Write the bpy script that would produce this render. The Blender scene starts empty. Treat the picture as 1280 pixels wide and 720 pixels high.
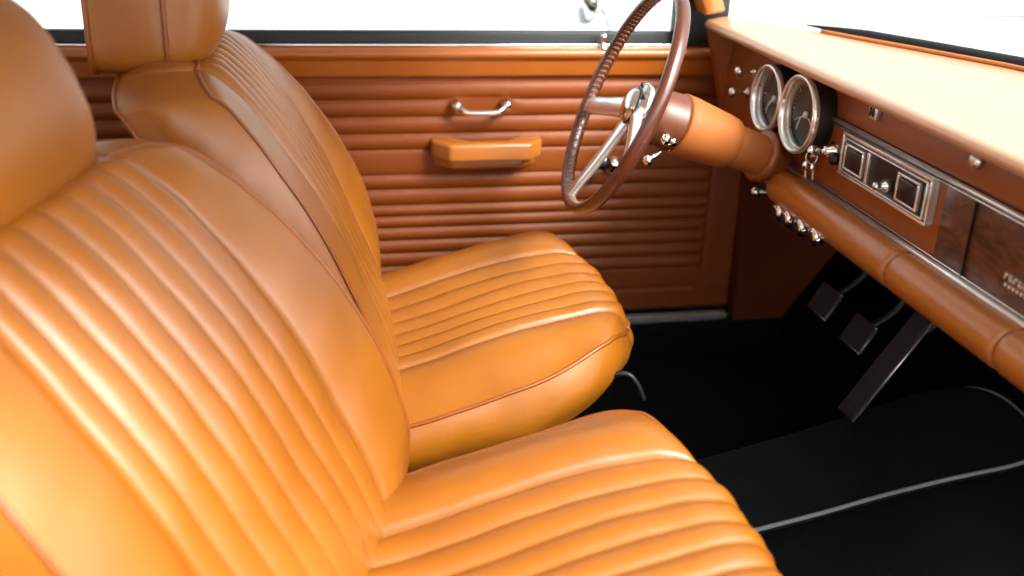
import bpy, bmesh, math, random
import numpy as np
from mathutils import Vector, Matrix
random.seed(3); rng = np.random.default_rng(3)
S = bpy.context.scene
COL = S.collection
PI = math.pi

# ------------------------------------------------------------------ materials
def new_mat(name):
    m = bpy.data.materials.new(name); m.use_nodes = True
    nt = m.node_tree; b = nt.nodes['Principled BSDF']
    return m, nt, b
def N(nt, t, **kw):
    n = nt.nodes.new(t)
    for k, v in kw.items():
        if k.startswith('i_'): n.inputs[k[2:].replace('_', ' ')].default_value = v
        else: setattr(n, k, v)
    return n
def leather(name, c1, c2, rough=.36, grain=.22, crease=.20, coat=.25, spec=.5, ior=1.5, crough=.30):
    m, nt, b = new_mat(name); L = nt.links.new
    tc = N(nt, 'ShaderNodeTexCoord')
    n1 = N(nt, 'ShaderNodeTexNoise', i_Scale=7.0, i_Detail=4.0, i_Roughness=.6)
    r = N(nt, 'ShaderNodeValToRGB')
    r.color_ramp.elements[0].position = .3; r.color_ramp.elements[1].position = .72
    r.color_ramp.elements[0].color = (*c1, 1); r.color_ramp.elements[1].color = (*c2, 1)
    L(tc.outputs['Object'], n1.inputs['Vector']); L(n1.outputs['Fac'], r.inputs['Fac'])
    L(r.outputs['Color'], b.inputs['Base Color'])
    v = N(nt, 'ShaderNodeTexVoronoi', feature='DISTANCE_TO_EDGE', i_Scale=420.0)
    n2 = N(nt, 'ShaderNodeTexNoise', i_Scale=26.0, i_Detail=5.0, i_Roughness=.55)
    L(tc.outputs['Object'], v.inputs['Vector']); L(tc.outputs['Object'], n2.inputs['Vector'])
    b1 = N(nt, 'ShaderNodeBump', i_Strength=grain, i_Distance=.0008)
    b2 = N(nt, 'ShaderNodeBump', i_Strength=crease, i_Distance=.006)
    L(v.outputs['Distance'], b1.inputs['Height']); L(n2.outputs['Fac'], b2.inputs['Height'])
    L(b2.outputs['Normal'], b1.inputs['Normal']); L(b1.outputs['Normal'], b.inputs['Normal'])
    mr = N(nt, 'ShaderNodeMapRange', i_To_Min=rough - .05, i_To_Max=rough + .08)
    n3 = N(nt, 'ShaderNodeTexNoise', i_Scale=40.0, i_Detail=6.0)
    L(tc.outputs['Object'], n3.inputs['Vector']); L(n3.outputs['Fac'], mr.inputs['Value'])
    L(mr.outputs['Result'], b.inputs['Roughness'])
    b.inputs['Coat Weight'].default_value = coat; b.inputs['Coat Roughness'].default_value = crough; b.inputs['Coat IOR'].default_value = ior
    b.inputs['Specular IOR Level'].default_value = spec
    return m
def plain(name, c, rough=.5, metal=0, bump=0, scale=60, spec=.5, coat=0):
    m, nt, b = new_mat(name); L = nt.links.new
    b.inputs['Base Color'].default_value = (*c, 1); b.inputs['Metallic'].default_value = metal
    b.inputs['Specular IOR Level'].default_value = spec; b.inputs['Coat Weight'].default_value = coat
    tc = N(nt, 'ShaderNodeTexCoord'); n = N(nt, 'ShaderNodeTexNoise', i_Scale=scale, i_Detail=5.0)
    L(tc.outputs['Object'], n.inputs['Vector'])
    mr = N(nt, 'ShaderNodeMapRange', i_To_Min=max(.02, rough * .8), i_To_Max=min(1, rough * 1.25))
    L(n.outputs['Fac'], mr.inputs['Value']); L(mr.outputs['Result'], b.inputs['Roughness'])
    if bump:
        bp = N(nt, 'ShaderNodeBump', i_Strength=bump, i_Distance=.002)
        L(n.outputs['Fac'], bp.inputs['Height']); L(bp.outputs['Normal'], b.inputs['Normal'])
    return m
M = {}
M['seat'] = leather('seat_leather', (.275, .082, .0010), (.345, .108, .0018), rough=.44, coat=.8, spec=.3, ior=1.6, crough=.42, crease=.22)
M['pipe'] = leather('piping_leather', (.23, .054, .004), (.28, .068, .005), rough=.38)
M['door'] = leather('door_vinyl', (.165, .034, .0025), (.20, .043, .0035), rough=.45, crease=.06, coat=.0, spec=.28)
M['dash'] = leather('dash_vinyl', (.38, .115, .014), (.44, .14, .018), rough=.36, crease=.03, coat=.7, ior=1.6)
M['pad'] = leather('dash_pad_vinyl_lightened', (.52, .22, .085), (.59, .26, .105), rough=.38, crease=.03, coat=1.0, spec=.9, ior=2.2)  # same tan vinyl as the dash; windscreen glare lightens its base colour
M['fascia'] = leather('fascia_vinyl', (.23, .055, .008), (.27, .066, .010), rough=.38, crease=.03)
M['lowdash'] = leather('lower_dash_vinyl_shaded', (.10, .021, .004), (.12, .026, .005), rough=.45, crease=.03)  # base colour darkened to stand in for shade below the dash
M['roll'] = leather('door_roll_vinyl', (.30, .072, .006), (.35, .088, .008), rough=.34, crease=.04)
M['column'] = leather('column_paint', (.31, .088, .015), (.35, .10, .019), rough=.6, coat=0, spec=.35, grain=.10, crease=.01)
M['chrome'] = plain('chrome', (.82, .81, .79), .08, 1, scale=15)
M['brushed'] = plain('brushed_metal', (.75, .73, .70), .28, 1, bump=.1, scale=90)
M['alu'] = plain('bright_aluminium', (.86, .85, .83), .18, .78, scale=8)
M['black'] = plain('black_plastic', (.005, .005, .006), .35)
M['rubber'] = plain('black_rubber', (.004, .006, .0065), .55, bump=.2, scale=200)
M['padrub'] = plain('pedal_rubber', (.010, .010, .011), .6, bump=.3, scale=300)
M['glassface'] = plain('gauge_dial', (.008, .030, .040), .3)
M['white'] = plain('white_print', (.75, .78, .76), .4)
M['paint'] = plain('white_car_paint', (.80, .80, .79), .2, coat=1)
M['liner'] = plain('cream_headliner', (.62, .58, .50), .8)
M['pipegrey'] = plain('grey_carpet_binding', (.22, .24, .25), .5, bump=.2)
M['frame'] = plain('black_frame_steel', (.008, .008, .008), .45)
M['rim'] = leather('wheel_rim_leather', (.075, .017, .007), (.10, .023, .009), rough=.24, coat=.7, grain=.05)
M['stitch'] = plain('stitch_thread', (.45, .26, .18), .5)
# carpet
m, nt, b = new_mat('black_carpet'); L = nt.links.new
tc = N(nt, 'ShaderNodeTexCoord'); n = N(nt, 'ShaderNodeTexNoise', i_Scale=420.0, i_Detail=3.0)
r = N(nt, 'ShaderNodeValToRGB'); r.color_ramp.elements[0].color = (.002, .002, .0022, 1); r.color_ramp.elements[1].color = (.007, .007, .0075, 1)
bp = N(nt, 'ShaderNodeBump', i_Strength=.8, i_Distance=.003)
L(tc.outputs['Object'], n.inputs['Vector']); L(n.outputs['Fac'], r.inputs['Fac']); L(r.outputs['Color'], b.inputs['Base Color'])
L(n.outputs['Fac'], bp.inputs['Height']); L(bp.outputs['Normal'], b.inputs['Normal']); b.inputs['Roughness'].default_value = .95
b.inputs['Specular IOR Level'].default_value = .1
M['carpet'] = m
m2 = m.copy(); m2.name = 'charcoal_carpet'
for nn in m2.node_tree.nodes:
    if nn.type == 'VALTORGB':
        nn.color_ramp.elements[0].color = (.004, .0044, .005, 1); nn.color_ramp.elements[1].color = (.018, .019, .021, 1)
M['mat'] = m2
# walnut
m, nt, b = new_mat('walnut_veneer'); L = nt.links.new
tc = N(nt, 'ShaderNodeTexCoord'); mp = N(nt, 'ShaderNodeMapping'); mp.inputs['Scale'].default_value = (1, 5, 14)
n = N(nt, 'ShaderNodeTexNoise', i_Scale=4.0, i_Detail=8.0, i_Roughness=.65, i_Distortion=1.6)
r = N(nt, 'ShaderNodeValToRGB'); r.color_ramp.elements[0].position = .35; r.color_ramp.elements[1].position = .68
r.color_ramp.elements[0].color = (.035, .010, .005, 1); r.color_ramp.elements[1].color = (.17, .052, .018, 1)
L(tc.outputs['Object'], mp.inputs['Vector']); L(mp.outputs['Vector'], n.inputs['Vector']); L(n.outputs['Fac'], r.inputs['Fac'])
L(r.outputs['Color'], b.inputs['Base Color']); b.inputs['Roughness'].default_value = .38; b.inputs['Coat Weight'].default_value = .15
M['wood'] = m
# window glass: see-through pane with real reflections
m = bpy.data.materials.new('window_glass'); m.use_nodes = True; nt = m.node_tree; nt.nodes.clear(); L = nt.links.new
o = N(nt, 'ShaderNodeOutputMaterial'); tr = N(nt, 'ShaderNodeBsdfTransparent'); tr.inputs[0].default_value = (.93, .97, .96, 1)
gl = N(nt, 'ShaderNodeBsdfGlossy'); gl.inputs['Roughness'].default_value = .02
lw = N(nt, 'ShaderNodeLayerWeight', i_Blend=.5); pw = N(nt, 'ShaderNodeMath', operation='POWER'); pw.inputs[1].default_value = 4.0
ma = N(nt, 'ShaderNodeMath', operation='MULTIPLY_ADD'); ma.inputs[1].default_value = .7; ma.inputs[2].default_value = .04; mx = N(nt, 'ShaderNodeMixShader')
L(lw.outputs['Facing'], pw.inputs[0]); L(pw.outputs[0], ma.inputs[0]); L(ma.outputs[0], mx.inputs[0]); L(tr.outputs[0], mx.inputs[1]); L(gl.outputs[0], mx.inputs[2]); L(mx.outputs[0], o.inputs[0])
M['glass'] = m
m = M['glass'].copy(); m.name = 'gauge_lens'; M['lens'] = m
for nn in m.node_tree.nodes:
    if nn.type == 'MATH' and nn.operation == 'MULTIPLY_ADD': nn.inputs[1].default_value = .25; nn.inputs[2].default_value = .03
# ground
m, nt, b = new_mat('pale_concrete'); L = nt.links.new
tc = N(nt, 'ShaderNodeTexCoord'); n = N(nt, 'ShaderNodeTexNoise', i_Scale=1.3, i_Detail=8.0)
r = N(nt, 'ShaderNodeValToRGB'); r.color_ramp.elements[0].color = (.50, .50, .49, 1); r.color_ramp.elements[1].color = (.62, .62, .61, 1)
L(tc.outputs['Object'], n.inputs['Vector']); L(n.outputs['Fac'], r.inputs['Fac']); L(r.outputs['Color'], b.inputs['Base Color']); b.inputs['Roughness'].default_value = .8
M['ground'] = m

# ------------------------------------------------------------------ helpers
def thing(name, loc, label, cat, group=None):
    o = bpy.data.objects.new(name, None); COL.objects.link(o); o.empty_display_size = .05
    o.location = loc; o['label'] = label; o['category'] = cat
    if group: o['group'] = group
    return o
def worldloc(o):
    v = Vector((0, 0, 0))
    while o is not None: v = v + o.location; o = o.parent
    return v
def obj(name, data, mat, parent=None, smooth=True, origin=None, auto=None):
    """data = (verts, faces) in world coordinates, or a bmesh"""
    me = bpy.data.meshes.new(name)
    if isinstance(data, bmesh.types.BMesh):
        data.to_mesh(me); data.free()
    else:
        me.from_pydata([tuple(map(float, v)) for v in data[0]], [], data[1])
    bm = bmesh.new(); bm.from_mesh(me); bmesh.ops.recalc_face_normals(bm, faces=bm.faces); bm.to_mesh(me); bm.free()
    base = worldloc(parent) if parent else Vector((0, 0, 0))
    org = Vector(origin) if origin is not None else base
    me.transform(Matrix.Translation(-org))
    if smooth:
        me.polygons.foreach_set('use_smooth', [True] * len(me.polygons))
        if auto: me.set_sharp_from_angle(angle=math.radians(auto))
    me.materials.append(M[mat] if isinstance(mat, str) else mat)
    o = bpy.data.objects.new(name, me); COL.objects.link(o)
    if parent: o.parent = parent
    o.location = org - base
    return o
def struct(name, data, mat, smooth=False, kind='structure'):
    o = obj(name, data, mat, None, smooth); o['kind'] = kind; return o
def join(*ds):
    V = []; F = []
    for v, f in ds:
        k = len(V); V += [tuple(x) for x in v]; F += [tuple(i + k for i in q) for q in f]
    return V, F
def grid(P, closeu=False, closev=False):
    P = np.asarray(P); nu, nv = P.shape[:2]; F = []
    for i in range(nu - (0 if closeu else 1)):
        for j in range(nv - (0 if closev else 1)):
            a = i * nv + j; b = ((i + 1) % nu) * nv + j; c = ((i + 1) % nu) * nv + (j + 1) % nv; d = i * nv + (j + 1) % nv
            F.append((a, b, c, d))
    return [tuple(p) for p in P.reshape(-1, 3)], F
def smooth_path(pts, n=8, closed=False):
    p = [np.array(q, float) for q in pts]; out = []; m = len(p)
    rngk = range(m if closed else m - 1)
    for i in rngk:
        if closed: a, b, c, d = p[(i - 1) % m], p[i], p[(i + 1) % m], p[(i + 2) % m]
        else: a, b, c, d = p[max(i - 1, 0)], p[i], p[i + 1], p[min(i + 2, m - 1)]
        for k in range(n):
            t = k / n
            out.append(.5 * (2 * b + (c - a) * t + (2 * a - 5 * b + 4 * c - d) * t * t + (3 * b - a - 3 * c + d) * t ** 3))
    if not closed: out.append(p[-1])
    return out
def tube(pts, r, seg=8, closed=False, flat=1.0, upv=(0, 0, 1)):
    p = np.array(pts, float); n = len(p); R = np.full(n, r) if np.isscalar(r) else np.array(r)
    if closed: T = np.roll(p, -1, 0) - np.roll(p, 1, 0)
    else: T = np.gradient(p, axis=0)
    T /= np.linalg.norm(T, axis=1)[:, None] + 1e-12
    u = np.cross(T[0], upv)
    if np.linalg.norm(u) < 1e-3: u = np.cross(T[0], (1, .1, 0))
    u /= np.linalg.norm(u); V = []
    for i in range(n):
        u = u - T[i] * np.dot(u, T[i]); u /= np.linalg.norm(u); w = np.cross(T[i], u)
        for k in range(seg):
            a = 2 * PI * k / seg; V.append(p[i] + R[i] * (math.cos(a) * u + flat * math.sin(a) * w))
    V = np.array(V).reshape(n, seg, 3); v, f = grid(V, closed, True)
    if not closed:
        f.append(tuple(range(seg))); f.append(tuple((n - 1) * seg + k for k in range(seg)))
    return v, f
def lathe(prof, o, ax, seg=32, cap=True):
    ax = np.array(ax, float); ax /= np.linalg.norm(ax); o = np.array(o, float)
    u = np.cross(ax, (0, 0, 1)) if abs(ax[2]) < .9 else np.cross(ax, (1, 0, 0)); u /= np.linalg.norm(u); w = np.cross(ax, u)
    P = [[o + ax * h + r * (math.cos(2 * PI * k / seg) * u + math.sin(2 * PI * k / seg) * w) for k in range(seg)] for r, h in prof]
    v, f = grid(P, False, True)
    if cap:
        f.append(tuple(range(seg))); f.append(tuple((len(prof) - 1) * seg + k for k in range(seg)))
    return v, f
def ball(c, r, seg=14, sc=(1, 1, 1)):
    P = [[(c[0] + r * sc[0] * math.sin(a) * math.cos(b), c[1] + r * sc[1] * math.sin(a) * math.sin(b), c[2] + r * sc[2] * math.cos(a))
          for b in np.linspace(0, 2 * PI, seg, endpoint=False)] for a in np.linspace(.05, PI - .05, seg // 2 + 1)]
    v, f = grid(P, False, True); f.append(tuple(range(seg))); f.append(tuple((seg // 2) * seg + k for k in range(seg))); return v, f
def box(lo, hi, bev=0, seg=2):
    bm = bmesh.new(); bmesh.ops.create_cube(bm, size=1)
    for v in bm.verts: v.co = Vector([lo[i] + (hi[i] - lo[i]) * (v.co[i] + .5) for i in range(3)])
    if bev: bmesh.ops.bevel(bm, geom=list(bm.edges), offset=bev, segments=seg, affect='EDGES', profile=.5)
    me = bpy.data.meshes.new('t'); bm.to_mesh(me); bm.free()
    d = ([tuple(v.co) for v in me.vertices], [tuple(p.vertices) for p in me.polygons]); bpy.data.meshes.remove(me); return d
def prism(poly, axis, a0, a1, bev=0, seg=2):
    """poly: 2-D points in the two remaining axes (in x,y,z order), extruded along axis"""
    bm = bmesh.new(); k = 'xyz'.index(axis); rest = [i for i in range(3) if i != k]
    def mk(q, a):
        c = [0, 0, 0]; c[k] = a; c[rest[0]] = q[0]; c[rest[1]] = q[1]; return bm.verts.new(c)
    A = [mk(q, a0) for q in poly]; B = [mk(q, a1) for q in poly]
    bm.faces.new(A); bm.faces.new(B)
    n = len(poly)
    for i in range(n): bm.faces.new((A[i], A[(i + 1) % n], B[(i + 1) % n], B[i]))
    if bev: bmesh.ops.bevel(bm, geom=list(bm.edges), offset=bev, segments=seg, affect='EDGES', profile=.5, clamp_overlap=True)
    me = bpy.data.meshes.new('t'); bm.to_mesh(me); bm.free()
    d = ([tuple(v.co) for v in me.vertices], [tuple(p.vertices) for p in me.polygons]); bpy.data.meshes.remove(me); return d
def transform(d, Mx):
    return [tuple(Mx @ Vector(v)) for v in d[0]], d[1]
def interp(x, xs, ys): return np.interp(x, xs, ys)
def pchip(x, xs, ys):
    """smooth interpolation through table points"""
    xs = np.array(xs, float); ys = np.array(ys, float); x = np.clip(x, xs[0], xs[-1])
    m = np.gradient(ys, xs); i = np.clip(np.searchsorted(xs, x) - 1, 0, len(xs) - 2); h = xs[i + 1] - xs[i]; t = (x - xs[i]) / h
    return (2*t**3-3*t**2+1)*ys[i] + (t**3-2*t**2+t)*h*m[i] + (-2*t**3+3*t**2)*ys[i+1] + (t**3-t**2)*h*m[i+1]

# ------------------------------------------------------------------ bucket seats
SY = .33
def wavy(x, y, z):
    return (np.sin(31 * x + 17 * y + 4) * np.sin(23 * y - 19 * z + 1) + .5 * np.sin(67 * x - 41 * z + 2) * np.sin(53 * y + 29 * x))
def cushion_top():
    nu, nv = 221, 121
    w = np.linspace(-1, 1, nu)[:, None] * np.ones((1, nv)); t = np.ones((nu, 1)) * np.linspace(0, 1, nv)[None, :]
    aw = np.abs(w + .07 * (1 - w * w)); wr = .52
    xf = .492 - .062 * aw ** 2.6
    x0 = -.05
    x = x0 + (1 - (1 - t) ** 1.15) * (xf - x0)
    y = .25 * w * (1 - .14 * t ** 7) * (.96 + .04 * np.sin(PI * t))
    h = pchip(t, [0, .3, .52, .75, .88, .95, 1], [.255, .285, .325, .352, .358, .350, .332])
    zp = pchip(t, [0, .3, .52, .75, .92, 1], [.225, .25, .280, .315, .345, .350]) + .010 * (w > 0) * w
    q = np.clip((aw - wr) / (1 - wr), 0, 1); q2 = q * q * (3 - 2 * q)
    zp = zp * q2 + (h) * (1 - q2) if False else zp
    z = h * (1 - q2 ** 1.3) + zp * q2 ** 1.3
    nr = 6; s = (w + .07 * (1 - w * w) + wr) / (2 * wr)
    s_bend = s
    puff = .0105 * np.abs(np.sin(PI * nr * s_bend)) ** .75 * (aw < wr) * (1 - .85 * t ** 8)
    bol = np.where(w > 0, .026, .014) * np.sin(PI * np.clip(q, 0, 1)) ** .75 * (1 - .6 * t ** 7) * (aw >= wr)
    seam = -.009 * np.exp(-((aw - wr) / .014) ** 2)
    front = -.012 * np.clip((t - .93) / .07, 0, 1) ** 2 * (1 - aw ** 6)
    crush = -.010 * np.exp(-((w) / .45) ** 2 - ((t - .45) / .28) ** 2)
    z = z + puff + bol + seam + front + crush + .0011 * wavy(x, y, z)
    x = x + (puff * .6 + .002 * np.sin(PI * nr * s) * (aw < wr)) * np.clip((t - .8) / .2, 0, 1)
    return np.stack([x, SY + y, z], -1)
def loop_from(P):       # side (w=-1) back->front, front edge, side (w=1) front->back
    return np.concatenate([P[0, :, :], P[1:-1, -1, :], P[-1, ::-1, :]])
def resample(p, n):
    d = np.concatenate([[0], np.cumsum(np.linalg.norm(np.diff(p, axis=0), axis=1))]); s = np.linspace(0, d[-1], n)
    return np.stack([np.interp(s, d, p[:, k]) for k in range(3)], -1)
def back_profile(t):
    x = pchip(t, [0, .15, .35, .55, .72, .85, .94, 1], [.128, .100, .066, .024, -.022, -.062, -.092, -.112])
    z = pchip(t, [0, .15, .35, .55, .72, .85, .94, 1], [.215, .340, .452, .545, .622, .680, .712, .728])
    return x, z
def back_normal(t):
    e = 1e-3; x0, z0 = back_profile(np.clip(t - e, 0, 1)); x1, z1 = back_profile(np.clip(t + e, 0, 1))
    dx = x1 - x0; dz = z1 - z0; l = np.hypot(dx, dz); return dz / l, -dx / l
def rear_profile(t):
    x = pchip(t, [0, .3, .6, .85, 1], [-.01, -.055, -.125, -.185, -.212]); z = pchip(t, [0, .3, .6, .85, 1], [.26, .40, .56, .67, .705]); return x, z
def back_front():
    nu, nv = 241, 121
    w = np.linspace(-1, 1, nu)[:, None] * np.ones((1, nv)); t0 = np.ones((nu, 1)) * np.linspace(0, 1, nv)[None, :]
    aw = np.abs(w); wr = .62
    t = t0 * (1 - .075 * aw ** 4)
    x, z = back_profile(t); nx, nz = back_normal(t)
    y = .252 * w * (1 - .10 * t0 ** 5) * (.97 + .03 * np.sin(PI * t0))
    q = np.clip((aw - wr) / (1 - wr), 0, 1)
    nr = 8; s = (w + wr) / (2 * wr)
    endf = 1 - .8 * np.clip((t0 - .93) / .07, 0, 1) ** 2
    puff = .0098 * np.abs(np.sin(PI * nr * s)) ** .62 * (aw < wr) * endf * (.30 + .70 * np.clip(t0 * 1.35, 0, 1))
    bp = pchip(t0, [0, .12, .35, .6, .85, 1], [.012, .040, .050, .040, .024, .004])
    bol = bp * np.sin(PI * q ** .85) ** .8 * (aw >= wr)
    bol = .010 * np.sin(PI * q ** .7) * np.sin(PI * np.clip(t0 * .9 + .1, 0, 1)) ** .6 * (aw >= wr)
    edge = np.where(w > 0, .036, .002) * q ** 1.1 * pchip(t0, [0, .07, .15, .24, .55, .8, 1], [-.5, .35, 1.0, 1.1, .95, .55, .05])
    seam = -.012 * np.exp(-((aw - wr) / .014) ** 2)
    crown = .010 * (1 - (aw / 1.0) ** 2) * np.sin(PI * t0)
    crown = crown + .022 * np.clip(1 - aw ** 3, 0, 1) * np.exp(-((t0 - .10) / .16) ** 2)
    roll = -.014 * np.clip((t0 - .94) / .06, 0, 1) ** 2
    d = puff + bol + seam + edge + crown + roll * .5 + .0010 * wavy(x, y, z)
    return np.stack([x + nx * d, SY + y, z + nz * d], -1), np.stack([w, t], -1)
def back_rear(WT):
    w = WT[..., 0]; t = WT[..., 1]; x, z = rear_profile(t)
    y = .245 * w * (1 - .10 * t ** 5); bulge = -.012 * (1 - w ** 4) * np.sin(PI * t)
    return np.stack([x + bulge, SY + y, z], -1)
def boxing(A, B, out, k=9, bulge=.010, wr=.0012):
    s = np.linspace(0, 1, k)[None, :, None]
    P = A[:, None, :] * (1 - s) + B[:, None, :] * s + out[:, None, :] * bulge * np.sin(PI * s)
    P = P + out[:, None, :] * (wr * wavy(P[..., 0] * 1.3, P[..., 1], P[..., 2] * 1.3) * np.sin(PI * s[..., 0]))[..., None]
    return grid(P)
def sq(a, e): return np.sign(a) * np.abs(a) ** e
HP = (-.16, SY, .70)     # headrest foot
def headrest_parts():
    # rounded pillow: front crown + boxed sides, lofted along x (depth)
    cy, cz = SY, .795; hy, hz = .118, .095
    th = np.linspace(0, 2 * PI, 64, endpoint=False); P = []
    for x, q_ in ((-.243, .93), (-.2425, .955), (-.240, .975), (-.232, .99), (-.20, 1.0), (-.17, 1.002), (-.151, 1.0), (-.149, .992)):
        P.append(np.stack([np.full_like(th, x), cy + hy * q_ * sq(np.cos(th), .38), cz + hz * q_ * sq(np.sin(th), .38)], -1))
    for q_ in np.concatenate([np.array([1, .998, .992, .98, .965, .94, .91, .87, .82]), np.linspace(.76, .02, 18)]):
        Yn = q_ * sq(np.cos(th), .38); Zn = q_ * sq(np.sin(th), .38)
        H = .074 - .010 * Yn ** 2 - .020 * Zn ** 2 - .009 * (Zn < 0) * Zn ** 2 - .036 * (1 - math.sqrt(max(0, 1 - q_ ** 5)))
        P.append(np.stack([-.149 + H, cy + hy * Yn, cz + hz * Zn], -1))
    v, f = grid(np.array(P), False, True); f.append(tuple(range(64))); f.append(tuple((len(P) - 1) * 64 + k for k in range(64)))
    rings = []
    for x, s in ((-.149, 1.0), (-.241, .965)):
        yy = cy + (hy * s + .001) * sq(np.cos(th), .38); zz = cz + (hz * s + .001) * sq(np.sin(th), .38)
        rings.append(tube(np.stack([np.full_like(th, x), yy, zz], -1), .0034, 8, True))
    post = join(tube([(-.17, SY - .05, .66), (-.175, SY - .05, .715)], .006, 10), tube([(-.17, SY + .05, .66), (-.175, SY + .05, .715)], .006, 10),
                box((-.205, SY - .085, .698), (-.13, SY + .085, .7065), .003))
    return (v, f), join(*rings), post
def make_seat():
    root = thing('bucket_seat', (.15, SY, .04), '', 'car seat', 'tan leather bucket seats')
    P = cushion_top()
    obj('cushion', grid(P), 'seat', root)
    A = resample(loop_from(P), 260)
    cen = np.array([.25, SY, 0]); out = A - cen; out[:, 2] = 0; out /= np.linalg.norm(out, axis=1)[:, None]
    B = A.copy(); B[:, :2] = cen[:2] + (A[:, :2] - cen[:2]) * .955; B[:, 2] = np.interp(A[:, 0], [-.05, .3, .45, .5], [.14, .20, .262, .262])
    obj('cushion_side', boxing(A, B, out, 11, .017, .0022), 'seat', root)
    obj('cushion_piping', tube(A + out * .001, .0030, 8), 'pipe', root)
    obj('cushion_underside', grid(np.stack([B[:130], B[::-1][:130]], 1)), 'frame', root, smooth=False)
    for s in (-1, 1):
        yr = SY + s * .19
        obj('seat_rail', prism([(.08, .045), (.40, .045), (.40, .07), (.36, .07), (.36, .21), (.33, .21), (.33, .07), (.14, .07), (.14, .21), (.11, .21), (.11, .07), (.08, .07)], 'y', yr - .011, yr + .011, .002), 'frame', root, smooth=False)
    obj('adjuster_bar', tube(smooth_path([(.41, SY - .20, .285), (.450, SY - .215, .298), (.467, SY - .222, .286), (.480, SY - .224, .258)], 6), .004, 8), 'frame', root)
    F, WT = back_front(); Rr = back_rear(WT)
    obj('backrest', grid(F), 'seat', root)
    A = loop_from(F); B = loop_from(Rr)
    idx = np.linspace(0, len(A) - 1, 330).astype(int); A = A[idx]; B = B[idx]
    mid = (A + B) / 2; axis = np.stack([np.interp(mid[:, 2], [.27, .70], [.05, -.155]), np.full(len(A), SY), np.minimum(mid[:, 2], .62)], -1)
    out = mid - axis; out[:, 0] *= .2; out /= np.linalg.norm(out, axis=1)[:, None]
    out = np.array([np.mean(out[max(0, i - 6):i + 7], axis=0) for i in range(len(out))]); out /= np.linalg.norm(out, axis=1)[:, None]
    obj('backrest_side', boxing(A, B, out, 15, .016, .0018), 'seat', root)
    obj('backrest_piping', join(tube(A + out * .0003, .0026, 8), tube(B + out * .001, .0026, 8)), 'pipe', root)
    obj('back_panel', grid(Rr[::6, ::6]), 'seat', root)
    h, hp, post = headrest_parts()
    hr = obj('headrest', h, 'seat', root, origin=HP)
    def sub(n, d, m):
        o = obj(n, d, m, None, origin=HP); o.parent = hr; o.location = (0, 0, 0); return o
    sub('headrest_piping', hp, 'pipe'); sub('headrest_post', post, 'black')
    return root
def copy_tree(o, parent=None):
    c = o.copy(); COL.objects.link(c); c.parent = parent
    for ch in list(o.children): copy_tree(ch, c)
    return c
seat = make_seat()
seat['label'] = 'tan leather bucket seat behind the steering wheel, next to the ribbed door panel'
seat2 = copy_tree(seat)
seat2.location = (seat.location.x - .030, seat.location.y - .64, seat.location.z)
seat2['label'] = 'tan leather bucket seat in the foreground, its cushion cut by the bottom picture edge'
YAW = math.radians(-20.5); piv = Vector((.105 - .15, .25 + .01, .26)); SH = Matrix.Translation((.022, 0, 0))      # the backrest is folded slightly askew about its inner hinge
Rz = SH @ Matrix.Translation(piv) @ Matrix.Rotation(YAW, 4, 'Z') @ Matrix.Rotation(math.radians(4.5), 4, 'X') @ Matrix.Rotation(math.radians(-3.2), 4, 'Y') @ Matrix.Translation(-piv)
for ch in list(seat2.children):
    if ch.name.startswith('back'):
        ch.matrix_basis = Rz @ ch.matrix_basis
    if ch.name.startswith('headrest'):
        ch.matrix_basis = Rz @ Matrix.Translation(ch.location + Vector((.006, .020, -.014))) @ Matrix.Rotation(math.radians(-20), 4, 'Y') @ Matrix.Scale(1.08, 4)

# ------------------------------------------------------------------ driver's door
DY = .72
body = thing('vintage_car', (0, 0, 0), 'vintage car seen from inside, with ribbed tan door panel, chrome handle and clear windows', 'car')
gz = [.588, .556, .525, .494, .4635, .4165, .388, .357, .335, .312, .287, .261, .234, .207]
def door_relief():
    zs = np.concatenate([np.linspace(.118, .20, 18), np.linspace(.2005, .588, 330), np.linspace(.5885, .597, 6)])
    xs = np.concatenate([np.linspace(-.75, .70, 120), np.linspace(.704, .872, 70)])
    X, Z = np.meshgrid(xs, zs, indexing='ij'); D = np.zeros_like(X)
    for a, b_ in zip(gz[1:], gz[:-1]):
        s = (Z - a) / (b_ - a); ins = (s >= 0) & (s < 1)
        flat = abs(b_ - a) > .040
        pw = .25 if flat else .55
        D = np.where(ins, (.0075 if not flat else .006) * np.abs(np.sin(PI * s)) ** pw, D)
    # the ribs end before the front edge of the panel in rounded ends
    endx = np.where(Z < .44, .800, .845)
    fade = np.clip((endx - X) / .012, 0, 1); fade = np.sqrt(np.clip(1 - (1 - fade) ** 2, 0, 1))
    D = D * fade + .0055 * (1 - fade) * (Z < .597)
    D = np.where(Z < .207, .0055, D)
    g = np.exp(-((X - (endx + .004)) / .003) ** 2) * .004 * (Z < .47) * (Z > .2)
    pl = np.exp(-((Z - .165) / .0022) ** 2) * .004 * (X > .52) * (X < .79)
    D = D - g - pl + .0006 * np.sin(9 * X + 30 * Z) * np.sin(21 * X)
    D = D * np.clip((.872 - X) / .006, 0, 1) ** .5
    D = D * np.clip((Z - .118) / .006, 0, 1) ** .5
    # pressed pad behind the handle
    pad = np.clip(1 - (np.maximum(np.abs(X - .338) - .062, 0) + np.maximum(np.abs(Z - .546) - .012, 0)) / .008, 0, 1)
    D = D * (1 - pad) + .0045 * pad
    return grid(np.stack([X, DY - D, Z], -1))
door = obj('door', door_relief(), 'door', body)
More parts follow.
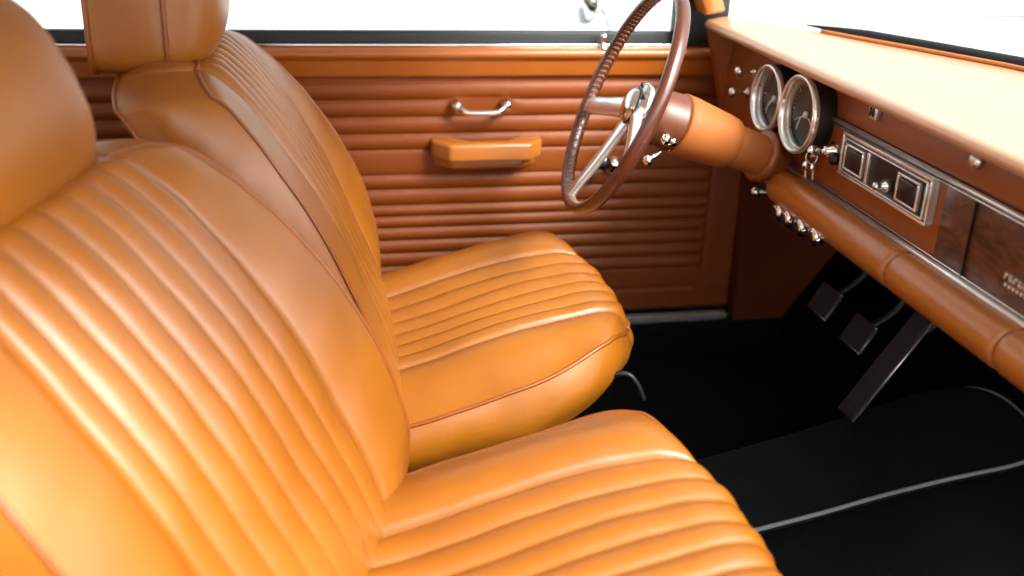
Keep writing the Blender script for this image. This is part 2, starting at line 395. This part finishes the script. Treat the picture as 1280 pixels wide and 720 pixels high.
# upper roll: flat band, crease, rounded top
prof = [(.5975, 0), (.5985, .007), (.603, .009), (.626, .010), (.630, .011), (.6325, .016), (.637, .019), (.643, .019), (.648, .015), (.651, .006), (.6515, -.012)]
xs = np.linspace(-.75, .86, 60)
P = np.array([[(x, DY - d, z) for z, d in prof] for x in xs]); obj('top_roll', grid(P), 'roll', door)
obj('belt_strip', box((-.75, DY - .003, .6520), (.862, DY + .008, .6560), .001), 'chrome', door)
obj('window_seal', box((-.75, DY + .010, .640), (.862, DY + .030, .676), .003), 'rubber', door)
obj('window_glass', box((-.75, DY + .018, .660), (.74, DY + .022, 1.05)), 'glass', door, smooth=False)
obj('door_shell', box((-.75, DY + .032, .10), (.90, DY + .12, .640), .01), 'paint', door)
obj('door_edge', box((-.75, DY + .003, .112), (.880, DY + .030, .639), .002), 'rubber', door)
# quarter-light frame in front of the glass
obj('window_frame', prism([(.700, .654), (.80, .654), (.80, .78), (.745, .86), (.700, .80)], 'y', DY - .010, DY + .03, .004), 'rubber', door)
# armrest with a grab recess
top = [(.246, 0), (.246, -.022), (.276, -.056), (.425, -.056), (.452, -.022), (.452, 0), (.412, 0), (.388, -.038), (.312, -.038), (.286, 0)]
arm = prism([(a, DY - .004 + b_) for a, b_ in top], 'z', .454, .487, .006, 4)
arm = join(arm, prism([(.250, DY), (.256, DY - .010), (.285, DY - .034), (.415, DY - .034), (.441, DY - .010), (.447, DY)], 'z', .434, .4535, .004, 2))
obj('armrest', arm, 'dash', door, auto=50)
# inside release handle
hd = door
hb = tube(smooth_path([(.292, DY - .022, .548), (.301, DY - .033, .543), (.313, DY - .036, .5395), (.360, DY - .036, .5395), (.373, DY - .033, .544), (.384, DY - .022, .549)], 6), [.006] * 31, 10)
h = obj('release_handle', join(hb, lathe([(.011, 0), (.011, .010), (.009, .018), (.0085, .024), (.003, .027)], (.292, DY - .003, .548), (0, -1, 0), 20)
        , lathe([(.011, 0), (.011, .010), (.009, .018), (.0085, .024), (.003, .027)], (.384, DY - .003, .549), (0, -1, 0), 20)), 'chrome', door)
# window winder
obj('window_winder', join(lathe([(.019, 0), (.019, .006), (.014, .010), (.010, .02)], (.60, DY - .003, .425), (0, -1, 0), 24),
         tube([(.60, DY - .02, .425), (.567, DY - .034, .443)], .006, 10)), 'chrome', door)
obj('winder_knob', lathe([(.006, 0), (.013, .003), (.0145, .010), (.0135, .018), (.010, .021)], (.567, DY - .032, .443), (0, -1, 0), 24), 'chrome', door)
obj('knob_cap', lathe([(.0098, 0), (.009, .002), (.002, .003)], (.567, DY - .0531, .443), (0, -1, 0), 24), 'black', door)
obj('lock_button', join(lathe([(.010, 0), (.010, .004), (.005, .007), (.0045, .018), (.006, .02), (.0055, .026), (.002, .028)], (.562, DY - .008, .648), (0, 0, 1), 18)), 'chrome', door)
mr = obj('door_mirror', join(lathe([(.001, -.012), (.042, -.010), (.049, 0), (.047, .014), (.030, .026), (.004, .026)], (.556, DY + .15, .712), (.85, .3, .1), 26),
         tube(smooth_path([(.585, DY + .145, .712), (.60, DY + .12, .69), (.602, DY + .08, .655), (.603, DY + .06, .635)], 6), .004, 8)), 'chrome', door)

# sill + kick panel + floor
def tg(o, label, cat, **k):
    o['label'] = label; o['category'] = cat
    for a, b_ in k.items(): o[a] = b_
    return o
obj('door_sill', box((-.75, .66, .02), (.97, .80, .0945), .004), 'carpet', body)
obj('scuff_plate', box((-.5, .694, .0955), (.862, .716, .1115), .003), 'alu', body)
obj('side_carpet', box((.872, .700, .0), (1.36, .735, .60)), 'carpet', body)
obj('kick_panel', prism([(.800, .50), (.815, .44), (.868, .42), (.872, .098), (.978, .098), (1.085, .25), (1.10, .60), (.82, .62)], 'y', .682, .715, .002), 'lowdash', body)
obj('front_pillar', prism([(.735, .714), (.778, .722), (.70, .90), (.58, 1.07), (.53, 1.07), (.66, .88)], 'y', .670, .712, .008, 3), 'dash', body)
obj('unseen_passenger_door', box((-.75, -.80, .10), (.88, -.73, .575), .02), 'paint', body)  # out of view; added to keep low light off the footwell
obj('unseen_roof', box((-.95, -.66, 1.065), (.60, .70, 1.10), .02), 'liner', body)  # unseen; put in to control the light from above
obj('unseen_roof_rail', prism([(-.74, 1.00), (-.70, .985), (-.655, 1.06), (-.66, 1.10), (-.70, 1.09)], 'x', -.95, .60, .004), 'paint', body)  # both rails are unseen, hung low to narrow the sky light from the sides
obj('unseen_roof_rail', prism([(.73, .985), (.695, .985), (.66, 1.06), (.70, 1.10), (.74, 1.04)], 'x', -.95, .60, .004), 'paint', body)
for y0 in (.66, -.72): obj('rear_pillar', prism([(-.95, .60), (-.78, .60), (-.62, 1.07), (-.80, 1.07)], 'y', y0, y0 + .06, .01), 'paint', body)
GX = [(.800, .685), (.832, .65), (.866, .601), (.912, .53), (.957, .445), (.994, .38), (1.025, .321), (1.052, .27), (1.072, .228), (1.10, .14), (1.118, .03), (1.118, -.1), (1.10, -.25), (1.06, -.40), (.98, -.55), (.90, -.66)]
gp = smooth_path([(x, y, .711) for x, y in GX], 6)
obj('windscreen_gasket', tube([(p[0] + .008, p[1], p[2] + .004) for p in gp[14:]], [.009 * min(1, .12 + i / 9) for i in range(len(gp[14:]))], 10), 'rubber', body)
top_pts = [np.array([.60 - .10 * ((p[1]) / .7) ** 2, p[1] * .86, 1.062]) for p in gp]
s = np.linspace(0, 1, 8)
obj('windscreen', grid([[np.array(a) * (1 - k) + b_ * k + np.array([.03, 0, .02]) * math.sin(PI * k) for k in s] for a, b_ in zip([(p[0] + .012, p[1], p[2] + .004) for p in gp], top_pts)]), 'glass', body)
# bonnet and wings in front of the windscreen
hx = np.linspace(0, 1, 14)
obj('bonnet', grid([[(p[0] * (1 - k) + 2.3 * k + .012, p[1] * (1 + .1 * k), .703 - .10 * k ** 2 + .012 * math.sin(PI * k) * (1 - (p[1] / .8) ** 2)) for k in hx] for p in gp]), 'paint', body)
obj('firewall', box((1.32, -.70, .0), (1.36, .70, .64)), 'frame', body)
obj('rear_shell', box((-1.0, -.72, .02), (-.92, .72, .66), .02), 'liner', body)
obj('wing_top', box((.905, .655, .66), (2.2, .835, .6975), .01), 'paint', body)
obj('wing', box((.905, .700, .10), (2.2, .84, .698), .02), 'paint', body)
wp = thing('windscreen_wiper', (1.10, .1, .73), 'black wiper blade resting on the far side of the windscreen', 'wiper')
obj('wiper_blade', tube([(1.13, .215, .722), (1.165, .05, .726), (1.16, -.2, .726)], .005, 8), 'rubber', wp)
obj('wiper_arm', tube(smooth_path([(1.20, .33, .716), (1.19, .26, .735), (1.17, .02, .738)], 4), .003, 8), 'brushed', wp)

bench = thing('rear_bench', (-.7, 0, .05), 'tan rear bench seat hidden in shade behind the front seats', 'car seat')
obj('bench_cushion', box((-.85, -.60, .12), (-.42, .60, .34), .04, 4), 'lowdash', bench)
obj('bench_back', prism([(-.92, .30), (-.78, .30), (-.86, .68), (-.92, .68)], 'y', -.60, .60, .02, 3), 'lowdash', bench)

# floor and toe board as one sheet of carpet
fx = [-.92, .2, .75, 1.0, 1.2, 1.32]; fz = [.03, .03, .03, .035, .07, .36]
X, Y = np.meshgrid(np.concatenate([np.linspace(-.92, .7, 12), np.linspace(.75, 1.32, 30)]), np.linspace(-.70, .70, 50), indexing='ij')
Z = pchip(X, fx, fz) + .0
struct('floor', grid(np.stack([X, Y, Z], -1)), 'carpet', True)
# centre tunnel, and the bound carpet runner lying over it
tl = [(.10, .045), (.35, .075), (.628, .150), (.80, .20), (1.02, .280), (1.12, .305)]
def ty(x): return np.interp(x, [a for a, _ in tl], [b_ for _, b_ in tl])
def tr_(x): return np.interp(x, [.10, .35, .612, .83, 1.09, 1.2], [-.15, -.10, -.042, .010, .060, .085])
X = np.linspace(-.9, 1.24, 60)
P = []
for x in X:
    l = float(ty(x)) + .006; r_ = float(tr_(x)) - .006
    P.append([(x, l + .09, .02), (x, l + .05, .06), (x, l + .012, .105), (x, l, .112), (x, (l + r_) / 2, .115), (x, r_, .112), (x, r_ - .02, .10), (x, r_ - .10, .06), (x, r_ - .15, .02)])
struct('tunnel', grid(np.array(P)), 'carpet', True)
outl = smooth_path([(.15, .052), (.40, .085), (.628, .150), (.80, .203), (1.02, .280), (1.13, .305), (1.172, .300), (1.196, .270), (1.200, .225), (1.190, .16), (1.165, .095), (1.09, .060), (.96, .037), (.83, .010), (.72, -.018), (.612, -.042), (.40, -.09), (.15, -.13)], 5)
P = [[(p[0], p[1], .120 ), ] for p in outl]
rn = thing('carpet_runner', (.6, .05, .118), 'charcoal carpet runner with pale bound edge lying over the centre tunnel', 'floor mat')
bm = bmesh.new(); ov = [bm.verts.new((p[0], p[1], .126)) for p in outl]; f = bm.faces.new(ov); r0 = bmesh.ops.extrude_face_region(bm, geom=[f])
for v in [e for e in r0['geom'] if isinstance(e, bmesh.types.BMVert)]: v.co.z -= .010
obj('carpet_pile', bm, 'mat', rn, smooth=False)
n1 = 5 * 10
obj('edge_binding', tube([(p[0], p[1], .125) for p in outl[6:-8]], [.0009 + .0024 * min(1, max(0, (i - 21) / 8)) for i in range(len(outl[6:-8]))], 8), 'pipegrey', rn)

# ------------------------------------------------------------------ pedals
def pedal(name, c, ax, wd, ln, th, label, wdir):
    t = thing(name, c, label, 'pedal')
    a = Vector(ax).normalized(); w = Vector(wdir).normalized(); n = a.cross(w).normalized()
    if n.x > 0: n = -n
    Mx = Matrix.Translation(c) @ Matrix((w, a, n)).transposed().to_4x4()
    obj('pedal_pad', transform(join(box((-wd / 2, -ln / 2, 0), (wd / 2, ln / 2, th), .003),
        *[box((-wd / 2 + .006, y, th), (wd / 2 - .006, y + .003, th + .0015)) for y in np.linspace(-ln / 2 + .008, ln / 2 - .012, max(5, int(ln / .010)))]), Mx), 'padrub', t, smooth=False)
    q = [(-wd / 2, -ln / 2, th * .6), (wd / 2, -ln / 2, th * .6), (wd / 2, ln / 2, th * .6), (-wd / 2, ln / 2, th * .6)]
    obj('pedal_trim', transform(tube([Vector(p) for p in smooth_path(q, 1, True)], .0017, 6, True, upv=(0, 0, 1)), Mx), 'alu', t, smooth=True)
    top = Vector(c) + a * (ln * .3) - n * .004
    obj('pedal_arm', tube(smooth_path([top, top + Vector((.06, 0, .05)), top + Vector((.10, 0, .20))], 5), .006, 8), 'frame', t)
    return t
pedal('accelerator_pedal', (.921, .195, .238), (.10, -.005, .165), .040, .207, .010, 'long slim black accelerator pedal with bright metal edge beside the tunnel', (.12, -.95, -.1))
pedal('brake_pedal', (.937, .315, .236), (.05, .012, .07), .062, .052, .010, 'small black brake pedal, middle one of three, between the clutch and the long pedal', (.05, -.98, -.02))
pedal('clutch_pedal', (.922, .415, .254), (.05, .012, .07), .062, .052, .010, 'small black clutch pedal nearest the door, leftmost of the three pedals', (.05, -.98, -.02))

# ------------------------------------------------------------------ dashboard
dash = thing('dashboard', (.8, 0, .5), 'tan padded dashboard with walnut panel, twin round gauges, radio and rolled lower edge', 'dashboard')
# padded top, from the windscreen to the rolled lip
LX, LZ = .743, .698
P = []
for p in gp:
    if p[1] < -.66: continue
    y = min(max(p[1], -.70), .684); row = []
    gx = p[0] + .004
    for k in np.linspace(0, 1, 14): row.append((gx + (.757 - gx) * k, y, .7075 + .004 * math.sin(PI * k)))
    for a in np.linspace(80, -100, 10):
        row.append((LX + .0105 - .0105 * math.cos(math.radians(a)), y, LZ + .0095 * math.sin(math.radians(a)) - .0))
    row.append((.800, y, LZ - .0100)); P.append(row)
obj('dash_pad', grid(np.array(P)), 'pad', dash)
obj('defroster_strip', tube([(p[0] - .018, p[1], p[2] + .001) for p in gp[18:-6]], .0035, 8), 'dash', dash)
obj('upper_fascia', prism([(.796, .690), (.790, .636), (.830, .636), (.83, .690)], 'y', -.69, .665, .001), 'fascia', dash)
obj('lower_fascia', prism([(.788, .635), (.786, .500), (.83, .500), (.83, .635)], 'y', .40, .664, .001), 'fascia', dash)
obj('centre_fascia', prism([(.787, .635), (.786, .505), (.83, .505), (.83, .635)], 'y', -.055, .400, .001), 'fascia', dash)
wd = obj('walnut_panel', prism([(.786, .6325), (.785, .512), (.83, .512), (.83, .6325)], 'y', -.69, -.0555, .0015), 'wood', dash)
o = obj('glovebox_gap', box((.7825, -.1215, .530), (.7865, -.1195, .625)), 'black', None, origin=worldloc(dash), smooth=False); o.parent = wd; o.location = (0, 0, 0)
def strip(y0, y1, z, x, r=.0045):
    return tube([(x, y0, z), (x, y1, z)], r, 10, flat=.8)
obj('trim_strip', join(strip(.240, -.69, .6335, .784), strip(.240, -.69, .6270, .784, .0018)), 'alu', dash)
obj('trim_strip', join(strip(.395, -.69, .5255, .7795, .0052), strip(.395, -.69, .5305, .784, .0015)), 'alu', dash)
# rolled pad along the lower edge, in sections
def roll(y0, y1):
    ys = np.concatenate([[y0, y0 - .0012, y0 - .004, y0 - .010], np.linspace(y0 - .02, y1 + .02, 10), [y1 + .010, y1 + .004, y1 + .0012, y1]])
    rr = np.array([.6, .88, .97, 1] + [1] * 10 + [1, .97, .88, .6])
    return grid([[(.768 + .027 * s_ * math.cos(a), y, .4965 + .028 * s_ * math.sin(a)) for a in np.linspace(0, 2 * PI, 40, endpoint=False)] for y, s_ in zip(ys, rr)], False, True)
obj('lower_roll', roll(.350, -.0195), 'dash', dash); obj('lower_roll', roll(-.0205, -.2540), 'dash', dash); obj('lower_roll', roll(-.2550, -.69), 'dash', dash)
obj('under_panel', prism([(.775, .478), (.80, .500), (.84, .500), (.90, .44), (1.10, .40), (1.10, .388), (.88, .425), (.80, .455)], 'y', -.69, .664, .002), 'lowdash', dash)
# curved end plate by the door
obj('end_plate', prism(smooth_path([(.745, .702), (.752, .68), (.766, .63), (.785, .56), (.800, .50), (.812, .445)], 3) + [np.array((.86, .44)), np.array((.86, .702))], 'y', .666, .690, .004, 2), 'fascia', dash)  # darker fascia vinyl here carries the shadow of the recess
obj('cowl_box', box((.832, -.68, .50), (1.05, .66, .690)), 'frame', dash, smooth=False)
# gauges
def sub2(n, d, m, par, smooth=True):
    o = obj(n, d, m, None, smooth, origin=worldloc(par)); o.parent = par; o.location = (0, 0, 0); return o
def gauge(y, z, ang, R_):
    ax = (-1, 0, .04); o0 = (.790, y, z)
    g = obj('gauge', lathe([(R_ * .97, -.004), (R_, .004), (R_, .026), (R_ * .98, .030)], o0, ax, 56, False), 'frame', dash)
    sub2('gauge_bezel', lathe([(R_ * .99, .028), (R_ * 1.015, .032), (R_ * 1.0, .037), (R_ * .94, .039), (R_ * .89, .036), (R_ * .875, .028), (R_ * .87, .022)], o0, ax, 56, False), 'alu', g)
    sub2('inner_ring', lathe([(R_ * .87, .026), (R_ * .85, .029), (R_ * .83, .024), (R_ * .82, .020)], o0, ax, 48, False), 'brushed', g)
    sub2('gauge_dial', lathe([(R_ * .88, .018), (R_ * .5, .018), (.001, .018)], o0, ax, 40, False), 'glassface', g)
    bx = []
    for k in range(31):
        a = math.radians(225 - 9 * k); ln = .007 if k % 5 == 0 else .004; w_ = .0009 if k % 5 == 0 else .0005; r1 = R_ * .80
        c, s_ = math.cos(a), math.sin(a); V = []
        for (rr, tt) in ((r1, -w_), (r1, w_), (r1 - ln, w_), (r1 - ln, -w_)):
            yy = rr * c - tt * s_; zz = rr * s_ + tt * c
            V.append((.790 - .0186 + .04 * 0, y - yy, z + zz + .0007))
        bx.append((V, [(0, 1, 2, 3)]))
    sub2('dial_marks', join(*bx), 'white', g, False)
    for sg in (-1, 1):
        arc = [(.7706, y + sg * (.006 + .020 * math.cos(b_)), z - .034 + .030 * math.sin(b_)) for b_ in np.linspace(.15, 1.45, 14)]
        sub2('painted_glint', tube(arc, .0011, 6), 'white', g)  # pale strokes drawn on the dial in place of lens reflections
    a = math.radians(ang); c, s_ = math.cos(a), math.sin(a)
    sub2('needle', join(tube([(.7695, y + .008 * c, z - .008 * s_), (.7695, y - R_ * .68 * c, z + R_ * .68 * s_)], [.0013, .0005], 6), lathe([(.006, 0), (.005, .004), (.001, .005)], (.7715, y, z), (-1, 0, 0), 16)), 'white', g)
    sub2('gauge_glass', lathe([(R_ * .88, .030), (R_ * .6, .032), (.001, .033)], o0, ax, 40, False), 'lens', g)
gauge(.418, .622, 220, .0545); gauge(.303, .624, 205, .060)
# radio
rad = obj('radio', box((.776, -.040, .569), (.790, .188, .626), .001), 'black', dash, smooth=False)
def rect(y0, y1, z0, z1, t_, x0, x1):
    return [box((x0, y0, z1 - t_), (x1, y1, z1), .0006), box((x0, y0, z0), (x1, y1, z0 + t_), .0006), box((x0 + .0003, y0, z0 + t_), (x1, y0 + t_, z1 - t_), .0006), box((x0 + .0003, y1 - t_, z0 + t_), (x1, y1, z1 - t_), .0006)]
fr = rect(-.042, .190, .5665, .6285, .0038, .7735, .786) + rect(-.035, .183, .5725, .6225, .0022, .7715, .786) + [box((.7705, .106, .576), (.776, .112, .619), .001)]
sub2('radio_bezel', join(*fr), 'alu', rad)
def key(y0, y1):
    sub2('radio_button', box((.768, y0 + .006, .583), (.776, y1 - .006, .612), .003), 'black', rad)
    sub2('button_surround', join(box((.7695, y0, .613), (.776, y1, .6165), .001), box((.7695, y0, .5785), (.776, y1, .582), .001), box((.7695, y0, .582), (.776, y0 + .004, .613), .001), box((.7695, y1 - .004, .582), (.776, y1, .613), .001)), 'alu', rad)
key(.120, .172); key(-.022, .030)
sub2('tuning_knob', lathe([(.008, 0), (.009, .005), (.0085, .010), (.005, .013), (.0045, .018), (.006, .020), (.005, .024), (.001, .025)], (.776, .052, .590), (-1, 0, 0), 20), 'chrome', rad)
# ignition lock and knobs
ig = obj('ignition_lock', lathe([(.014, 0), (.015, .006), (.011, .012), (.008, .02), (.007, .022)], (.787, .222, .590), (-1, 0, 0), 24), 'chrome', dash)
obj('choke_knob', lathe([(.004, 0), (.004, .006), (.009, .009), (.0095, .015), (.007, .019), (.001, .020)], (.787, .2035, .583), (-1, 0, 0), 20), 'black', dash)
keys = thing('car_keys', (.755, .222, .590), 'bunch of metal keys hanging from the ignition lock beside the radio', 'keys')
obj('key_in_lock', join(box((.752, .2210, .586), (.7660, .2230, .594), .0005), lathe([(.0095, 0), (.0095, .0022)], (.748, .2209, .590), (0, 1, 0), 18)), 'chrome', keys)
obj('key_ring', tube([(.747 + .009 * math.cos(a), .222 + .003 * math.sin(a), .581 + .009 * math.sin(a)) for a in np.linspace(0, 2 * PI, 24, endpoint=False)], .0008, 6, True), 'chrome', keys)
for k, (dy, dx) in enumerate(((-.007, .003), (.005, -.003))):
    obj('key', join(lathe([(.007, 0), (.007, .0018)], (.747 + dx, .222 + dy, .567), (.3 * (k - 1), 1, 0), 14), box((.7455 + dx, .222 + dy, .548), (.7495 + dx, .2238 + dy, .563), .0005)), 'chrome', keys)
for y, z in ((.565, .600), (.548, .640)):
    obj('dash_knob', lathe([(.010, 0), (.010, .004), (.004, .006), (.004, .020), (.009, .023), (.0095, .032), (.006, .036), (.001, .037)], (.790, y, z), (-1, 0, 0), 20), 'chrome', dash)
for k, (y, z) in enumerate(((.300, .498), (.268, .499), (.222, .501), (.175, .503))):
    c0 = (.774, y, z - .026); ax = (-1, 0, -.12)
    o = obj('pull_knob', join(lathe([(.006, 0), (.006, .022)], c0, ax, 12), lathe([(.009, .017), (.0140, .020), (.0146, .030), (.013, .034), (.010, .0355)], c0, ax, 12)), 'chrome', dash)
    sub2('knob_face', lathe([(.0098, .0357), (.008, .037), (.001, .0375)], c0, ax, 14), 'black', o)
obj('pull_knob', join(lathe([(.003, 0), (.003, .035)], (.78, .384, .475), (-1, 0, 0), 10), ball((.742, .384, .476), .0075)), 'brushed', dash)
# badges on the upper fascia
def ystar(y, z, s_):
    return join(box((.7850, y - s_, z - s_), (.7935, y + s_, z + s_), .0015))
b1 = obj('badge', ystar(.142, .668, .0105), 'brushed', dash)
sub2('badge_emblem', join(box((.7835, .1365, .662), (.7852, .1400, .674), .0004), box((.7835, .1440, .662), (.7852, .1475, .674), .0004), box((.7836, .138, .6665), (.7850, .146, .6695), .0004)), 'black', b1)
b2 = obj('badge', lathe([(.0105, 0), (.0105, .004), (.007, .008), (.002, .009)], (.7915, -.095, .667), (-1, 0, 0), 20), 'brushed', dash)
# small chrome script on the glovebox lid (too small to read: two rows of letter strokes)
st = []
y = -.196
for k in range(5):
    st.append(box((.7825, y - .0055, .5635), (.7865, y, .5665), .0004)); st.append(box((.7825, y - .002, .5585), (.7865, y, .5665), .0004))
    if k % 2: st.append(box((.7825, y - .0055, .5585), (.7865, y - .0035, .5665), .0004))
    y -= .0085
y = -.198
for k in range(6):
    st.append(box((.7825, y - .0045, .5505), (.7865, y - .001, .5550), .0004)); y -= .0072
sub2('script_badge', join(*st), 'alu', wd)

# ------------------------------------------------------------------ steering column and wheel
A0 = np.array([.523, .357, .622]); A1 = np.array([.815, .372, .512]); ad = A1 - A0; AL = np.linalg.norm(ad); ad /= AL
col = thing('steering_column', tuple(A1), 'thick tan steering column shroud running into the dashboard', 'steering column')
def seg(pr, m, n): return obj(n, lathe(pr, A0, ad, 48), m, col)
seg([(.030, .005), (.038, .012), (.043, .03), (.0455, .060), (.046, .064)], 'lowdash', 'column_collar')
seg([(.046, .0650), (.0485, .067), (.048, .085), (.043, .150), (.0405, .165), (.038, .167)], 'column', 'column_shroud')
seg([(.034, .165), (.0345, .167), (.033, .215), (.033, .26)], 'column', 'column_jacket')
seg([(.036, .222), (.041, .224), (.043, .230), (.041, .238), (.036, .240)], 'fascia', 'column_ring')
def stalk(p0, p1, n):
    obj(n, join(tube([p0, p1], .0038, 10), ball(p1, .0085), lathe([(.009, 0), (.010, .006), (.006, .012)], p0, np.array(p1) - np.array(p0), 14)), 'chrome', col)
stalk((.570, .330, .580), (.548, .303, .590), 'indicator_stalk'); stalk((.575, .345, .568), (.522, .300, .559), 'shift_lever')

WC = np.array([.4907, .3559, .6371]); wa = .39709; yaw = -.0903; WR = .1835
wv = np.array([math.sin(wa) * math.cos(yaw), math.sin(wa) * math.sin(yaw), math.cos(wa)]); wu = np.array([-math.sin(yaw), math.cos(yaw), 0])
wn = np.cross(wu, wv); wn = wn if wn[0] < 0 else -wn           # towards the driver
wheel = thing('steering_wheel', tuple(WC - wn * .05), 'leather wrapped steering wheel with polished metal spokes and hub', 'steering wheel')
def wp_(deg, r, h=0): a = math.radians(deg); return WC + r * (math.cos(a) * wu + math.sin(a) * wv) + wn * h
NR = 220; seg_ = 18; RR = .1765
V = np.zeros((NR, seg_, 3))
for i in range(NR):
    a = 360 * i / NR
    for k in range(seg_):
        b_ = 2 * PI * k / seg_
        rr = .0088 + .0006 * math.sin(a * PI / 180 * 60) * max(0, math.cos(b_))
        V[i, k] = wp_(a, RR - .0105 * 0 + rr * math.cos(b_) * -1, rr * 1.25 * math.sin(b_))
obj('rim', grid(V, True, True), 'rim', wheel)
st = []
for i in range(120):
    a = 3 * i
    for sgn in (-1, 1):
        p0 = wp_(a, RR - .0078, .0058 * sgn); p1 = wp_(a + 1.3, RR - .0094, .0026 * sgn)
        st.append(tube([p0, p1], .0006, 5))
    st.append(tube([wp_(a, RR + .0065, -.0065), wp_(a + 1.5, RR + .0050, -.0080)], .0006, 5))
    p0 = wp_(a + .3, RR - .0099, .0018); p1 = wp_(a + 1.6, RR - .0099, -.0018); st.append(tube([p0, p1], .0006, 5))
obj('stitching', join(*st), 'stitch', wheel)
HB = -.030
for dg in (343, 197, 277):
    pts = smooth_path([wp_(dg, .020, HB + .004), wp_(dg, .055, HB + .010), wp_(dg, .110, HB + .019), wp_(dg, .150, -.003), wp_(dg, .176, 0)], 6)
    obj('spoke', tube(pts, np.interp(np.linspace(0, 1, len(pts)), [0, .3, .8, 1], [.020, .0165, .0145, .0165]), 14, flat=.45, upv=tuple(wn)), 'alu', wheel)
obj('hub', lathe([(.020, -.022), (.034, -.010), (.040, 0), (.0405, .006), (.037, .011), (.030, .013), (.028, .018), (.024, .024), (.014, .028), (.002, .029)], WC + wn * (HB - .004), wn, 40), 'chrome', wheel)
obj('hub_ring', lathe([(.0300, .0135), (.0305, .0165), (.0288, .0185)], WC + wn * (HB - .004), wn, 40, False), 'black', wheel)
for k in range(6):
    a = 60 * k + 20; obj('hub_bolt', lathe([(.0038, 0), (.0038, .003), (.002, .004)], wp_(a, .0345, HB + .0075), wn, 10), 'black', wheel)

# ------------------------------------------------------------------ outside
struct('ground', ([(-60, -60, -.38), (60, -60, -.38), (60, 60, -.38), (-60, 60, -.38)], [(0, 1, 2, 3)]), 'ground')

# ------------------------------------------------------------------ light
w = bpy.data.worlds.new('World'); S.world = w; w.use_nodes = True; nt = w.node_tree
EL, AZ = math.radians(42), math.radians(-54)     # azimuth measured from +x towards +y
sd = Vector((math.cos(EL) * math.cos(AZ), math.cos(EL) * math.sin(AZ), math.sin(EL)))
sky = nt.nodes.new('ShaderNodeTexSky'); sky.sky_type = 'NISHITA'; sky.sun_disc = False; sky.sun_elevation = EL; sky.sun_rotation = PI / 2 - AZ
sky.dust_density = 5; sky.air_density = 1.2
hs = nt.nodes.new('ShaderNodeHueSaturation'); hs.inputs['Saturation'].default_value = .25
nt.links.new(sky.outputs[0], hs.inputs['Color']); nt.links.new(hs.outputs[0], nt.nodes['Background'].inputs[0]); nt.nodes['Background'].inputs[1].default_value = .15
l = bpy.data.lights.new('sun', 'SUN'); l.energy = 2.1; l.angle = math.radians(24); l.color = (1, .96, .90)
lo = bpy.data.objects.new('sun', l); COL.objects.link(lo); lo.rotation_euler = sd.to_track_quat('Z', 'Y').to_euler()

# ------------------------------------------------------------------ camera
X = np.array([6700, 300, -1333.]); Y = np.array([-291, 576, -1333.]); X /= np.linalg.norm(X); Y /= np.linalg.norm(Y); Zc = np.cross(X, Y)
Rm = Matrix((X, Y, Zc)).to_4x4()
cd = bpy.data.cameras.new('camera'); cam = bpy.data.objects.new('camera', cd); COL.objects.link(cam)
cam.matrix_world = Matrix.Translation((0, -1.18, 1.0)) @ Rm
cd.sensor_width = 36; cd.lens = 36 * 1333 / 1280; cd.clip_start = .02; cd.clip_end = 500
cd.dof.use_dof = True; cd.dof.focus_distance = 1.5; cd.dof.aperture_fstop = 2.6
S.camera = cam
S.render.resolution_x = 1024; S.render.resolution_y = 576
S.view_settings.view_transform = 'Standard'; S.view_settings.look = 'None'; S.view_settings.exposure = 1.68; S.view_settings.gamma = 1
